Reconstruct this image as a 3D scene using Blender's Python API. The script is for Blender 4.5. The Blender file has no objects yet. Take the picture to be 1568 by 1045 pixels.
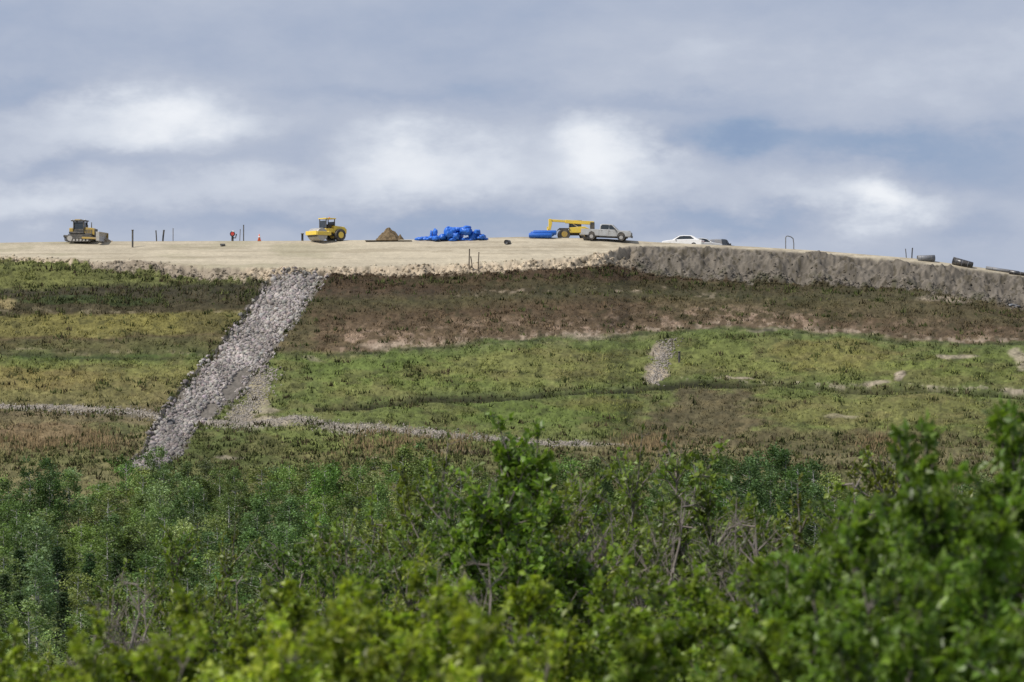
import bpy, bmesh, math, random
import numpy as np
from mathutils import Vector, Matrix
random.seed(4)
RNG=np.random.default_rng(11)
sc=bpy.context.scene
# ------------------------------------------------------------------ camera
LENS=200.0
K=36.0/(LENS*1568)
CZ=12.0
PITCH=math.atan((800-522.5)*K)
cd=bpy.data.cameras.new("camera"); cam=bpy.data.objects.new("camera",cd)
sc.collection.objects.link(cam); sc.camera=cam
cam.location=(0,0,CZ); cam.rotation_euler=(math.pi/2+PITCH,0,0)
cd.lens=LENS; cd.sensor_width=36; cd.clip_start=0.5; cd.clip_end=20000
cd.dof.use_dof=True; cd.dof.focus_distance=620; cd.dof.aperture_fstop=7.1
cp,sp=math.cos(PITCH),math.sin(PITCH)
def P(u,v,d):
    """survey station: bearing u, elevation v, at ground distance d -> world"""
    u=np.asarray(u,float); v=np.asarray(v,float); d=np.asarray(d,float)
    a=(u-784)*K; b=(522.5-v)*K
    y=cp-b*sp; z=sp+b*cp
    return np.stack(np.broadcast_arrays(a/y*d, d, CZ+z/y*d),-1)
# ------------------------------------------------------------------ noise
def _h(xi,yi,seed):
    h=(xi.astype(np.int64)*374761393+yi.astype(np.int64)*668265263+seed*982451653)&0xffffffff
    h=((h^(h>>13))*1274126177)&0xffffffff
    h=h^(h>>16)
    return (h&0xffffff)/float(0xffffff)
def vn(x,y,seed=0):
    xi=np.floor(x); yi=np.floor(y); fx=x-xi; fy=y-yi
    fx=fx*fx*(3-2*fx); fy=fy*fy*(3-2*fy)
    a=_h(xi,yi,seed);b=_h(xi+1,yi,seed);c=_h(xi,yi+1,seed);e=_h(xi+1,yi+1,seed)
    return (a*(1-fx)+b*fx)*(1-fy)+(c*(1-fx)+e*fx)*fy
def fbm(x,y,o=4,seed=0,g=.5):
    s=0;a=1;t=0
    for i in range(o):
        s=s+a*vn(x*2**i,y*2**i,seed+i*17); t+=a; a*=g
    return s/t
def ss(a,b,x):
    t=np.clip((x-a)/(b-a),0,1); return t*t*(3-2*t)
def lin(c):
    c=np.asarray(c,float)/255.
    return np.where(c<=.04045,c/12.92,((c+.055)/1.055)**2.4)
def A(r,g,b,f=.82): return lin((r,g,b))*f
# ------------------------------------------------------------------ mesh helper
def mesh(name,V,F,mat,col=None,smooth=False):
    V=np.asarray(V,np.float32); F=np.asarray(F,np.int32)
    me=bpy.data.meshes.new(name)
    me.vertices.add(len(V)); me.vertices.foreach_set('co',V.ravel())
    k=F.shape[1]
    me.loops.add(F.size); me.loops.foreach_set('vertex_index',F.ravel())
    me.polygons.add(len(F)); me.polygons.foreach_set('loop_start',np.arange(0,F.size,k,dtype=np.int32))
    if smooth: me.polygons.foreach_set('use_smooth',np.ones(len(F),bool))
    me.update(calc_edges=True)
    if col is not None:
        at=me.color_attributes.new('Col','FLOAT_COLOR','POINT')
        c=np.ones((len(V),4),np.float32); c[:,:3]=np.clip(col,0,1); at.data.foreach_set('color',c.ravel())
    me.materials.append(mat)
    return me
def obj(name,me,parent=None,loc=None,rot=None,scale=None):
    o=bpy.data.objects.new(name,me); sc.collection.objects.link(o)
    if parent: o.parent=parent
    if loc is not None: o.location=loc
    if rot is not None: o.rotation_euler=rot
    if scale is not None: o.scale=scale
    return o
def empty(name,loc=(0,0,0),rz=0,ry=0):
    o=bpy.data.objects.new(name,None); sc.collection.objects.link(o); o.location=loc; o.rotation_euler=(0,ry,rz); o.empty_display_size=.3
    return o
# ------------------------------------------------------------------ materials
def newmat(name):
    m=bpy.data.materials.new(name); m.use_nodes=True
    return m,m.node_tree.nodes,m.node_tree.links,m.node_tree.nodes['Principled BSDF']
def mat_attr(name,rough=.95,scale=3,amt=.35,bump=.4,spec=.15,fine=14):
    m,n,l,b=newmat(name)
    a=n.new('ShaderNodeAttribute'); a.attribute_name='Col'
    tc=n.new('ShaderNodeTexCoord')
    n1=n.new('ShaderNodeTexNoise'); n1.inputs['Scale'].default_value=scale; n1.inputs['Detail'].default_value=6; n1.inputs['Roughness'].default_value=.7
    l.new(tc.outputs['Object'],n1.inputs['Vector'])
    mr=n.new('ShaderNodeMapRange'); mr.inputs['From Min'].default_value=.3; mr.inputs['From Max'].default_value=.7
    mr.inputs['To Min'].default_value=1-amt; mr.inputs['To Max'].default_value=1+amt
    l.new(n1.outputs['Fac'],mr.inputs['Value'])
    vm=n.new('ShaderNodeVectorMath'); vm.operation='SCALE'
    l.new(a.outputs['Color'],vm.inputs[0]); l.new(mr.outputs[0],vm.inputs['Scale'])
    l.new(vm.outputs[0],b.inputs['Base Color'])
    b.inputs['Roughness'].default_value=rough; b.inputs['Specular IOR Level'].default_value=spec
    bp=n.new('ShaderNodeBump'); bp.inputs['Strength'].default_value=bump; bp.inputs['Distance'].default_value=.15
    l.new(n1.outputs['Fac'],bp.inputs['Height']); l.new(bp.outputs[0],b.inputs['Normal'])
    return m
def mat_leaf(name,tr=.35,rough=.5,spec=.35,tm=(1.5,1.6,.7)):
    m,n,l,b=newmat(name)
    a=n.new('ShaderNodeAttribute'); a.attribute_name='Col'
    oi=n.new('ShaderNodeObjectInfo')
    mr=n.new('ShaderNodeMapRange'); mr.inputs['To Min'].default_value=.8; mr.inputs['To Max'].default_value=1.2
    l.new(oi.outputs['Random'],mr.inputs['Value'])
    vm=n.new('ShaderNodeVectorMath'); vm.operation='SCALE'
    l.new(a.outputs['Color'],vm.inputs[0]); l.new(mr.outputs[0],vm.inputs['Scale'])
    vt=n.new('ShaderNodeVectorMath'); vt.operation='MULTIPLY'
    l.new(vm.outputs[0],vt.inputs[0]); l.new(oi.outputs['Color'],vt.inputs[1])
    l.new(vt.outputs[0],b.inputs['Base Color']); b.inputs['Roughness'].default_value=rough; b.inputs['Specular IOR Level'].default_value=spec
    if tr<=0: return m
    t=n.new('ShaderNodeBsdfTranslucent'); 
    v2=n.new('ShaderNodeVectorMath'); v2.operation='MULTIPLY'; v2.inputs[1].default_value=tm
    l.new(vt.outputs[0],v2.inputs[0]); l.new(v2.outputs[0],t.inputs['Color'])
    mx=n.new('ShaderNodeMixShader'); mx.inputs[0].default_value=tr
    l.new(b.outputs[0],mx.inputs[1]); l.new(t.outputs[0],mx.inputs[2])
    l.new(mx.outputs[0],n['Material Output'].inputs['Surface'])
    return m
def mat_solid(name,c,rough=.5,metal=0,dirt=.25,dirtcol=(.25,.21,.16),sc_=2.5,spec=.5):
    m,n,l,b=newmat(name)
    tc=n.new('ShaderNodeTexCoord'); n1=n.new('ShaderNodeTexNoise'); n1.inputs['Scale'].default_value=sc_; n1.inputs['Detail'].default_value=5
    l.new(tc.outputs['Object'],n1.inputs['Vector'])
    r=n.new('ShaderNodeMapRange'); r.inputs['From Min'].default_value=.4; r.inputs['From Max'].default_value=.75; r.inputs['To Max'].default_value=dirt*2
    l.new(n1.outputs['Fac'],r.inputs['Value'])
    mx=n.new('ShaderNodeMix'); mx.data_type='RGBA'
    l.new(r.outputs[0],mx.inputs['Factor']); mx.inputs[6].default_value=(*c,1); mx.inputs[7].default_value=(*dirtcol,1)
    l.new(mx.outputs[2],b.inputs['Base Color']); b.inputs['Roughness'].default_value=rough; b.inputs['Metallic'].default_value=metal; b.inputs['Specular IOR Level'].default_value=spec
    return m
M_hill=mat_attr('hill_soil_grass',scale=2.2,amt=.14,bump=.3)
M_ground=mat_attr('meadow_ground',scale=.6,amt=.4)
M_rock=mat_attr('rock',scale=5,amt=.2,rough=.9)
M_grass=mat_leaf('grass_blades',tr=0,rough=.85,spec=.08)
M_leafN=mat_leaf('leaf_near',tr=.42,rough=.42,spec=.4,tm=(1.35,1.45,.7))
M_leafF=mat_leaf('leaf_far',tr=.3,rough=.6,spec=.2,tm=(1.3,1.3,.7))
M_bark=mat_solid('bark',(.17,.14,.12),.9,dirtcol=(.3,.28,.25),sc_=9)
M_yel=mat_solid('yellow_paint',(.42,.28,.05),.5,dirt=.35)
M_yel2=mat_solid('bright_yellow_paint',(.78,.56,.07),.45,dirt=.15,dirtcol=(.5,.42,.25))
M_blk=mat_solid('black_rubber',(.02,.02,.022),.7)
M_drk=mat_solid('dark_steel',(.05,.048,.045),.6)
M_gls=mat_solid('window_glass',(.03,.04,.05),.08,dirt=.05)
M_slv=mat_solid('silver_paint',(.5,.5,.49),.35,metal=.2,dirt=.2)
M_wht=mat_solid('white_paint',(.78,.78,.77),.4,dirt=.08)
M_stl=mat_solid('worn_steel',(.45,.43,.40),.5,metal=.3)
M_blu=mat_solid('blue_tarp',(.012,.12,.55),.45,dirt=.18,dirtcol=(.12,.32,.75),sc_=4)
M_lbl=mat_solid('light_blue_plastic',(.12,.32,.62),.4)
M_org=mat_solid('orange_plastic',(.8,.14,.03),.5)
M_red=mat_solid('red_paint',(.6,.04,.03),.4)
M_pipe=mat_solid('black_hdpe',(.018,.02,.025),.35)
M_gry=mat_solid('grey_plastic',(.16,.17,.19),.5)
M_wood=mat_solid('weathered_wood',(.10,.075,.055),.9)
# ------------------------------------------------------------------ hill chart curves
I=np.interp
def C(pts):
    xs=[p[0] for p in pts]; ys=[p[1] for p in pts]
    return lambda u: I(u,xs,ys)
sky=C([(-1200,520),(-600,400),(-200,376),(0,372),(120,370),(450,369),(650,367),(720,365),(800,363),(930,366),(1000,371),(1150,378),(1250,384),(1400,396),(1568,419),(1800,460),(2300,560),(2800,640)])
ctop=C([(-400,400),(0,394),(100,399),(150,402),(200,400),(250,404),(330,411),(400,411),(450,414),(520,411),(600,409),(700,405),(780,402),(880,396),(930,388),(965,378),(1100,380),(1250,389),(1400,403),(1568,424),(1800,470),(2800,650)])
clow=C([(-400,404),(0,397),(100,403),(180,415),(300,426),(380,429),(440,421),(510,419),(600,423),(700,418),(800,413),(900,409),(935,406),(1000,420),(1050,426),(1150,431),(1300,438),(1400,443),(1500,458),(1568,472),(1800,500),(2800,690)])
pink=C([(500,541),(600,533),(700,527),(900,515),(1000,508),(1100,500),(1250,510),(1568,526)])
ditch=C([(480,626),(600,618),(700,610),(800,603),(950,598),(1060,586),(1200,590),(1568,602)])
path=C([(-400,618),(0,622),(100,626),(200,632),(330,650),(380,652),(450,641),(520,654),(650,664),(780,672),(900,681),(1100,690),(1568,700)])
chl=C([(410,426),(420,417),(480,375),(540,328),(600,273),(640,243),(690,221),(725,181)])
chr_=C([(410,508),(420,501),(480,462),(520,433),(560,408),(600,368),(640,323),(660,299),(700,275),(725,233)])
bare=[(1015,538,17,14,1),(1003,575,16,17,1),(1440,458,45,6,.6),(1460,545,30,6,.8),(1165,508,30,4,.8),(1350,587,25,4,.9),(1385,580,9,9,1),(1130,578,20,4,.9),(1555,548,14,18,.8),(1555,598,20,3,.8),(350,700,20,3,.7),(430,645,50,9,.8),(400,620,22,12,.7),(370,632,24,18,.8),(395,590,22,20,.7),(900,515,40,5,.45),(580,530,30,5,.45),(480,550,12,4,.4),(1280,640,30,3,.5),(560,700,22,3,.5),(690,690,40,4,.5)]
# ------------------------------------------------------------------ hill mesh
us=np.concatenate([np.linspace(-1200,-60,60,endpoint=False),np.arange(-60,1630,1.25),np.linspace(1630,2800,60)])
NR=350
tt=np.linspace(0,1,NR)
VB=815.0
U=np.broadcast_to(us[None,:],(NR,len(us))).copy()
S=sky(us); Vv=S[None,:]+(VB-S[None,:])*tt[:,None]
ct=ctop(U); cl=clow(U)
wig=(fbm(U/25,Vv*0+3,3,5)-.5)*10
face=ss(-2,3,Vv-ct-wig*.3)*(1-ss(-3,3,Vv-cl-wig*.5))
top=1-ss(-2,2,Vv-ct)
RIGHT=ss(380,640,U); LEFT=1-ss(120,460,U)
bench=np.exp(-((Vv-path(U))/9)**2)+.8*np.exp(-((Vv-ditch(U))/6)**2)*RIGHT+.7*np.exp(-((Vv-pink(U))/7)**2)*RIGHT+.6*np.exp(-((Vv-545)/7)**2)*LEFT+.6*np.exp(-((Vv-450)/7)**2)
rate=.22*(1-top-face).clip(0,1)+.42*top+.125*face+.5*bench
dv=(VB-S[None,:])/(NR-1)
D=645-np.cumsum(rate*dv,0)+ (rate*dv)[0:1]
Hp=P(U,Vv,D)
X=Hp[...,0];Y=Hp[...,1]
inch=(U>chl(Vv))&(U<chr_(Vv))&(Vv>418)&(Vv<722)
rel=(fbm(X/9,Y/9,3,1)-.5)*1.0*ss(430,500,Vv)+(fbm(X/1.1,Y/1.1,4,2)-.5)*.28*ss(0,18,Vv-S[None,:])*(1-top*.75)
gull=((fbm(X/2.0,Vv/16,5,8,.6)-.5)*2.3+(fbm(X/.5,Vv/6,3,18)-.5)*.55)*face*ss(3,10,Vv-S[None,:])
rel+=gull-.35*inch
rel+= .02*np.sin(Y*2.5+fbm(X/8,Y/8,2,4)*8)*top
rel*=ss(0,6,Vv-S[None,:])
rel+= -.5*np.exp(-((Vv-ditch(U)-2)/3)**2)*ss(460,520,U)
Hp[...,2]+=rel
# ---- colour
def col_chart(u,v):
    n=(fbm(u/60,v/18,4,21)-.5); n2=fbm(u/9,v/5,4,22); n3=fbm(u/30,v/10,4,23); n4=fbm(u/3.0,v/2.2,3,31)
    wv=v+n*12
    def mixc(c,new,w): return c*(1-w[...,None])+np.asarray(new)*w[...,None]
    left=(u<(chl(v)+chr_(v))/2)
    L=C([(395,0),(400,1),(432,1.2),(442,2.2),(476,2.6),(484,4),(514,4),(520,5.2),(541,5.5),(546,6.3),(570,7),(618,7.5),(634,8.2),(720,9)])
    b=L(wv+ (u-200)*.03)
    cols=np.array([A(106,106,66),A(103,107,62),A(60,58,43),A(78,70,49),A(114,109,64),A(90,79,57),A(88,104,54),A(117,115,67),A(112,101,76),A(114,110,75)])
    cl_=np.stack([I(b,range(10),cols[:,k]) for k in range(3)],-1)
    pk=pink(u); di=ditch(u); cw=clow(u)
    s=np.where(wv<pk,(wv-cw)/(pk-cw+1e-3)*4,np.where(wv<di,4+(wv-pk)/(di-pk)*3,7+(wv-di)/60))
    colr=np.array([A(72,59,44),A(76,63,47),A(78,74,50),A(88,74,56),A(105,90,70),A(92,104,57),A(113,117,66),A(96,105,58),A(104,112,62),A(102,100,66)])
    cr=np.stack([I(s,[0,.9,1.5,2.2,3.9,4.1,6,6.9,8,9],colr[:,k]) for k in range(3)],-1)
    c=np.where(left[...,None],cl_,cr)
    def ell(u0,v0,su,sv,rgb,w=1.,hard=.5,tilt=0.):
        nonlocal c
        q=((u+n*40-u0)/su)**2+((v+n*10-v0-tilt*(u-u0))/sv)**2
        m=np.clip(1-ss(hard,1.3,q+(n3-.5)*1.6),0,1)*w
        c=mixc(c,rgb,m)
    ell(1075,640,110,50,A(92,82,64),.85)
    ell(1250,470,300,22,A(86,80,55),.6); ell(1450,470,160,30,A(92,84,62),.6)
    ell(1150,445,500,12,A(74,72,48),.6,tilt=.03)
    ell(1350,630,190,28,A(114,113,67),.8); ell(1250,680,360,22,A(100,92,66),.75)
    ell(1480,560,120,18,A(103,113,58),.6); ell(1280,545,100,26,A(122,117,68),.7)
    ell(1000,690,160,12,A(132,120,88),.6); ell(1330,702,220,10,A(122,110,84),.5)
    ell(620,570,170,30,A(94,110,54),.6); ell(820,560,160,26,A(119,119,70),.7)
    ell(800,630,190,20,A(93,109,52),.55); ell(930,620,60,12,A(120,119,64),.5)
    ell(330,690,110,30,A(86,94,54),.8); ell(560,700,130,14,A(106,105,68),.6)
    ell(60,665,120,16,A(128,106,82),.55); ell(100,700,130,14,A(102,106,64),.6); ell(180,660,50,12,A(92,102,58),.6); ell(800,695,90,10,A(92,100,58),.7)
    ell(40,430,120,16,A(104,106,60),.7); ell(15,465,18,10,A(146,132,94),.8)
    ell(190,495,130,16,A(120,114,64),.8); ell(130,462,120,8,A(60,74,40),.7)
    ell(60,580,90,18,A(125,114,70),.7); ell(450,510,40,40,A(84,82,54),.6); ell(450,590,40,30,A(90,102,56),.7)
    ell(320,500,40,30,A(82,76,50),.5)
    br=ss(.50,.66,fbm(u/45+3,v/11,4,91))*ss(500,530,v)
    c=mixc(c,A(112,99,70),br*.3)
    gz=np.exp(-((v-(pink(u)-14))/16)**2)*(u>520)*(1-ss(1150,1350,u)*.6)
    c=mixc(c,A(140,121,104),np.clip(gz*ss(.46,.6,n2)*.8,0,1)*ss(.35,.55,n3))
    gz=np.exp(-((v+n*18-(I(u,[500,800,1000,1250,1568],[470,447,444,470,500])))/3.2)**2)*ss(640,800,u)*(1-ss(1050,1250,u))
    c=mixc(c,A(150,136,117),gz*ss(.46,.6,n2)*ss(.4,.55,n3)*.8)
    gz=np.exp(-((v+n*10-pink(u)+3)/3)**2)*ss(520,600,u)
    c=mixc(c,A(154,140,122),gz*ss(.48,.62,n2)*.65)
    gz=np.exp(-((v+n*8-ditch(u)+4)/2.5)**2)*ss(900,1100,u)
    c=mixc(c,A(150,140,120),gz*ss(.5,.62,n2)*.7)
    for v0 in (540,478):
        gz=np.exp(-((v+n*14-v0)/2.2)**2)*(u<chl(v)-6)
        c=mixc(c,A(134,124,100),gz*ss(.5,.62,n2)*.5)
    for (a,b_,sa,sb,ww) in bare:
        ell(a,b_,sa,sb,A(168,154,136),.9*ww,hard=.3)
    pw=np.exp(-((v+n*8-path(u))/I(u,[-400,0,240,380,480,800,950,1100],[2.5,3,4,7,5,3,1.5,.01]))**2)*(1-ss(900,1050,u))
    c=mixc(c,A(154,145,130),np.clip(pw*ss(.3,.5,n2+.1)*1.1,0,1))
    pw=np.exp(-((v+n*4-ditch(u)-1)/2.8)**2)*(u>480)*(1-ss(1100,1300,u)*.4)
    c=mixc(c,A(38,37,25),np.clip(pw,0,1)*.88)
    pw=np.exp(-((v+n*6-pink(u)-3)/2.5)**2)*(u>500)*ss(.4,.6,n3); c=mixc(c,A(46,48,28),pw*.7)
    pw=np.exp(-((v+n*6-547)/2.5)**2)*left*ss(.3,.5,n3); c=mixc(c,A(46,50,30),pw*.7)
    c=c*(.62+.75*n2[...,None])*(.75+.5*n3[...,None])*(.55+.9*n4[...,None])
    dk=ss(.60,.72,fbm(u/14,v/7,4,40))
    c=mixc(c,A(52,54,34),dk*.45)
    ic=ss(-4,2,u+(n2-.5)*16-chl(v))*(1-ss(-2,4,u+(n2-.5)*16-chr_(v)))*ss(414,420,v)*(1-ss(700,728,v))
    c=mixc(c,A(114,108,100)*(.6+.8*n4[...,None]),ic)
    ct=ctop(u); cw=clow(u)
    e=(fbm(u/12,v*0+1,4,50)-.5)*14+(fbm(u/3,v/3,3,57)-.5)*6
    fc=1-ss(-2,2.5,v-cw+e)
    grayness=np.clip(ss(925,985,u)+(1-ss(330,420,u))*ss(100,180,u)*.6,0,1)
    facecol=A(190,174,150)*(1-grayness[...,None])+A(114,107,97)*grayness[...,None]
    facecol=facecol*(.5+1.0*fbm(u/7,v/6,5,51)[...,None])
    n7=fbm(u/5,v/4,4,52)
    facecol=mixc(facecol,A(74,68,52),ss(.54,.68,n7)*.6)
    wd=ss(.5,.66,fbm(u/10,v/5,4,58))*ss(-16,-2,v-cw)*ss(925,985,u); facecol=mixc(facecol,A(70,72,46),wd*.6)
    c=mixc(c,facecol,fc)
    tp=1-ss(-3,1.5,v-ct+e*.3)
    st=fbm(u/90,v/3,4,53)
    tc=A(188,177,154)*(.80+.40*st[...,None])*(.92+.16*fbm(u/8,v/3,3,54)[...,None])
    tc=mixc(tc,A(156,150,122),ss(.5,.65,fbm(u/90,v/10,3,55))*(1-ss(450,600,u))*.5)
    tk=fbm(u/160+v/9,v/1.6,3,59); tc=mixc(tc,A(150,138,116),ss(.58,.68,tk)*.5)
    c=mixc(c,tc,tp)
    return c
colH=col_chart(U,Vv)
drop=[(3,-.01),(10,-.04),(25,-.12),(50,-.6),(110,-2.5),(200,-14),(300,-30)]
rowsP=[];rowsC=[]
for dd,dz in drop[::-1]:
    r=Hp[0].copy(); r[:,0]*=(645+dd)/645; r[:,1]=645+dd; r[:,2]=np.maximum(Hp[0,:,2]+dz,3.0)
    rowsP.append(r); rowsC.append(colH[0])
allP=np.concatenate([np.stack(rowsP),Hp],0); allC=np.concatenate([np.stack(rowsC),colH],0)
R,Cn=allP.shape[:2]
idx=np.arange(R*Cn).reshape(R,Cn)
F=np.stack([idx[1:,:-1],idx[1:,1:],idx[:-1,1:],idx[:-1,:-1]],-1).reshape(-1,4)
hill=obj('landfill_hill',mesh('landfill_hill',allP.reshape(-1,3),F,M_hill,allC.reshape(-1,3),True))
def surf(u,v):
    """point on hill at survey chart u,v (bilinear)"""
    u=np.atleast_1d(np.asarray(u,float)); v=np.atleast_1d(np.asarray(v,float))
    iu=np.interp(u,us,np.arange(len(us))); s=sky(u)
    iv=np.clip((v-s)/(VB-s)*(NR-1),0,NR-1.001)
    a=np.clip(iu.astype(int),0,len(us)-2); b=iv.astype(int); fa=(iu-a)[:,None]; fb=(iv-b)[:,None]
    return (Hp[b,a]*(1-fa)+Hp[b,a+1]*fa)*(1-fb)+(Hp[b+1,a]*(1-fa)+Hp[b+1,a+1]*fa)*fb
def S1(u,v): return Vector(surf(u,v)[0])
def plateau(u,dd):
    """point on the flat top, dd metres behind the edge"""
    r=surf(u,float(sky(u)))[0].copy(); r[0]*=(645+dd)/645; r[1]=645+dd; r[2]+=I(dd,[0]+[q[0] for q in drop],[0]+[q[1] for q in drop]); return Vector(r)
def slope_at(u,v,w=30):
    a=S1(u-w,v+ (sky(u-w)-sky(u))); b=S1(u+w,v+(sky(u+w)-sky(u))); return -math.atan2(b.z-a.z,b.x-a.x)
# ------------------------------------------------------------------ ground sheet
gz_pts=([-400,0,45,100,200,350,450,545,600,900,1500,9000],[9,9.8,9,6,2.5,3,6,12,9,2,0,0])
def gz(x,y): return np.interp(y,*gz_pts)+(fbm(x/30+50,y/30+50,3,60)-.5)*1.0
gx=np.concatenate([-np.geomspace(8000,160,16),np.linspace(-150,150,80),np.geomspace(160,8000,16)])
gy=np.concatenate([np.linspace(-400,0,10),np.linspace(8,620,120),np.geomspace(640,9000,24)])
GX,GY=np.meshgrid(gx,gy); GZ=gz(GX,GY)
gi=np.arange(GX.size).reshape(GX.shape)
gc=A(90,100,50)*(.6+.8*fbm(GX/5,GY/5,4,61)[...,None])
obj('ground',mesh('ground',np.stack([GX,GY,GZ],-1).reshape(-1,3),np.stack([gi[:-1,:-1],gi[:-1,1:],gi[1:,1:],gi[1:,:-1]],-1).reshape(-1,4),M_ground,gc.reshape(-1,3),True))
# ------------------------------------------------------------------ grass and weeds on hill
def blades(name,u,v,h,w,nb,colf,lean=.35):
    base=surf(u,v); n=len(u)
    c=col_chart(np.asarray(u),np.asarray(v))*colf[:,None] if np.ndim(colf)==1 else colf
    base=np.repeat(base,nb,0); c=np.repeat(c,nb,0); hh=np.repeat(h,nb)*RNG.uniform(.6,1.2,n*nb); ww=np.repeat(w,nb)
    N=n*nb
    base[:,:2]+=RNG.normal(0,1,(N,2))*(ww*1.5)[:,None]; base[:,2]-=.05
    a=RNG.uniform(0,math.pi,N); dx=np.cos(a)*ww*.5; dy=np.sin(a)*ww*.5
    p0=base.copy();p0[:,0]-=dx;p0[:,1]-=dy
    p1=base.copy();p1[:,0]+=dx;p1[:,1]+=dy
    p2=base.copy();p2[:,0]+=RNG.normal(0,lean,N)*hh;p2[:,1]+=RNG.normal(0,lean,N)*hh;p2[:,2]+=hh
    V=np.stack([p0,p1,p2],1).reshape(-1,3)
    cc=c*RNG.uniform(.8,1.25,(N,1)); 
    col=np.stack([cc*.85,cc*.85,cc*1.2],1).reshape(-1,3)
    obj(name,mesh(name,V,np.arange(N*3).reshape(-1,3),M_grass,col))
def notbare(u,v):
    ok=np.ones(len(u),bool)
    for (a,b,sa,sb,ww) in bare:
        if ww>.65: ok&=(((u-a)/sa)**2+((v-b)/sb)**2)>.8
    return ok
n=95000
u=RNG.uniform(-60,1630,n); v=RNG.uniform(398,770,n)
ok=(v>clow(u)+2)&~((u>chl(v)-2)&(u<chr_(v)+2)&(v<722))&notbare(u,v)
ok&=~((abs(v-path(u))<5)&(u<900))
dens=fbm(u/20,v/8,3,70); ok&=dens>RNG.uniform(.2,.62,n)
u=u[ok];v=v[ok];n=len(u)
h=RNG.uniform(.10,.26,n)*(1+.6*ss(.5,.7,fbm(u/25,v/10,3,71)))
blades('hill_grass',u,v,h,h*.45,3,np.full(n,1.45))
n=14000
u=RNG.uniform(-60,1630,n); v=RNG.uniform(400,760,n)
near=np.minimum.reduce([abs(v-clow(u)-8)/8,np.where(u>480,abs(v-ditch(u))/4,9),np.where((v>425),np.minimum(abs(u-chl(v)+2),abs(u-chr_(v)-3))/10,9),abs(v-700)/30, np.where(u<480,abs(v-452)/16,9), abs(v-path(u)-8)/8])
ok=(v>clow(u)+4)&~((u>chl(v)+6)&(u<chr_(v)-6)&(v<722))&((near<1)|(fbm(u/12,v/6,3,75)>.65))&notbare(u,v)
u=u[ok];v=v[ok];n=len(u)
base=np.array([A(62,68,40),A(74,82,46),A(76,68,50),A(86,90,54)])[RNG.integers(0,4,n)]
blades('weed_clumps',u,v,RNG.uniform(.25,.6,n),RNG.uniform(.12,.25,n),6,base*1.3)
n=1500
u=RNG.choice([20,60,130,150,620,700,990,1000,560,1350],n)+RNG.normal(0,22,n); v=RNG.normal(680,9,n)
ok=~((u>chl(v)-2)&(u<chr_(v)+2)); u=u[ok];v=v[ok];n=len(u)
blades('dry_grass',u,v,RNG.uniform(.3,.8,n),RNG.uniform(.06,.12,n),4,np.tile(A(158,138,104),(n,1)),.15)
# ------------------------------------------------------------------ rocks
bm=bmesh.new(); bmesh.ops.create_icosphere(bm,subdivisions=1,radius=1)
icoV=np.array([v.co[:] for v in bm.verts]); icoF=np.array([[v.index for v in f.verts] for f in bm.faces]); bm.free()
def rotm(n):
    q=RNG.normal(size=(n,4)); q/=np.linalg.norm(q,axis=1)[:,None]
    w,x,y,z=q.T
    return np.stack([np.stack([1-2*(y*y+z*z),2*(x*y-z*w),2*(x*z+y*w)],-1),np.stack([2*(x*y+z*w),1-2*(x*x+z*z),2*(y*z-x*w)],-1),np.stack([2*(x*z-y*w),2*(y*z+x*w),1-2*(x*x+y*y)],-1)],1)
def rocks(name,pos,size,cols,mat=None):
    n=len(pos)
    v=icoV[None]*(1+RNG.uniform(-.28,.28,(n,len(icoV),1)))*RNG.uniform(.6,1.2,(n,1,3))
    v=np.einsum('nij,nkj->nki',rotm(n),v)*size[:,None,None]+pos[:,None,:]
    f=(icoF[None]+(np.arange(n)*len(icoV))[:,None,None]).reshape(-1,3)
    c=np.repeat(cols[:,None,:],len(icoV),1).reshape(-1,3)
    obj(name,mesh(name,v.reshape(-1,3),f,mat or M_rock,c))
n=15000
v=RNG.uniform(417,724,n); t=RNG.normal(.5,.33,n); t=np.where(abs(t-.5)>.56,RNG.uniform(0,1,n),t); u=chl(v)+(chr_(v)-chl(v))*t
keep=~((v>560)&(v<640)&(t>.62)&(fbm(u/14,v/10,3,81)>.5)); keep&=~((abs(t-.5)>.40)&(fbm(u/6,v/6,3,83)>.5)); u=u[keep];v=v[keep];n=len(u)
p=surf(u,v); sz=RNG.gamma(4,.032,n).clip(.06,.34); p[:,2]+=sz*.3
cc=A(180,172,166)*RNG.uniform(.5,1.15,(n,1))*(.55+.8*fbm(u/18,v/14,3,82)[:,None])*I(v,[417,560,640,724],[1,1,.8,.72])[:,None]; cc*=1+RNG.normal(0,.03,(n,3))
rocks('riprap_chute',p,sz,cc)
u1=RNG.uniform(-60,900,4800); v1=path(u1)+RNG.normal(0,2.8,4800)*I(u1,[0,380,500,900],[.9,1.9,1.3,.7])
u2=RNG.normal(0,11,1500); v2=RNG.uniform(565,650,1500); u2+=I(v2,[565,600,640,650],[412,392,362,350])
u3=RNG.normal(0,7,900); v3=RNG.uniform(520,590,900); u3+=I(v3,[522,590],[1024,1000])
u=np.r_[u1,u2,u3];v=np.r_[v1,v2,v3];n=len(u); p=surf(u,v); sz=RNG.uniform(.04,.15,n)
rocks('gravel_track',p,sz,A(165,157,146)*RNG.uniform(.5,1.1,(n,1)))
n=6000
u=RNG.uniform(0,1620,n); v=clow(u)-RNG.exponential(7,n)+3; ok=(v>ctop(u)-3)&(v>sky(u)+5); u=u[ok];v=v[ok];n=len(u); p=surf(u,v)
cc=col_chart(u,v)*RNG.uniform(.75,1.25,(n,1))
rocks('soil_clods',p,RNG.gamma(3,.035,n).clip(.03,.3),cc)
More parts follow.
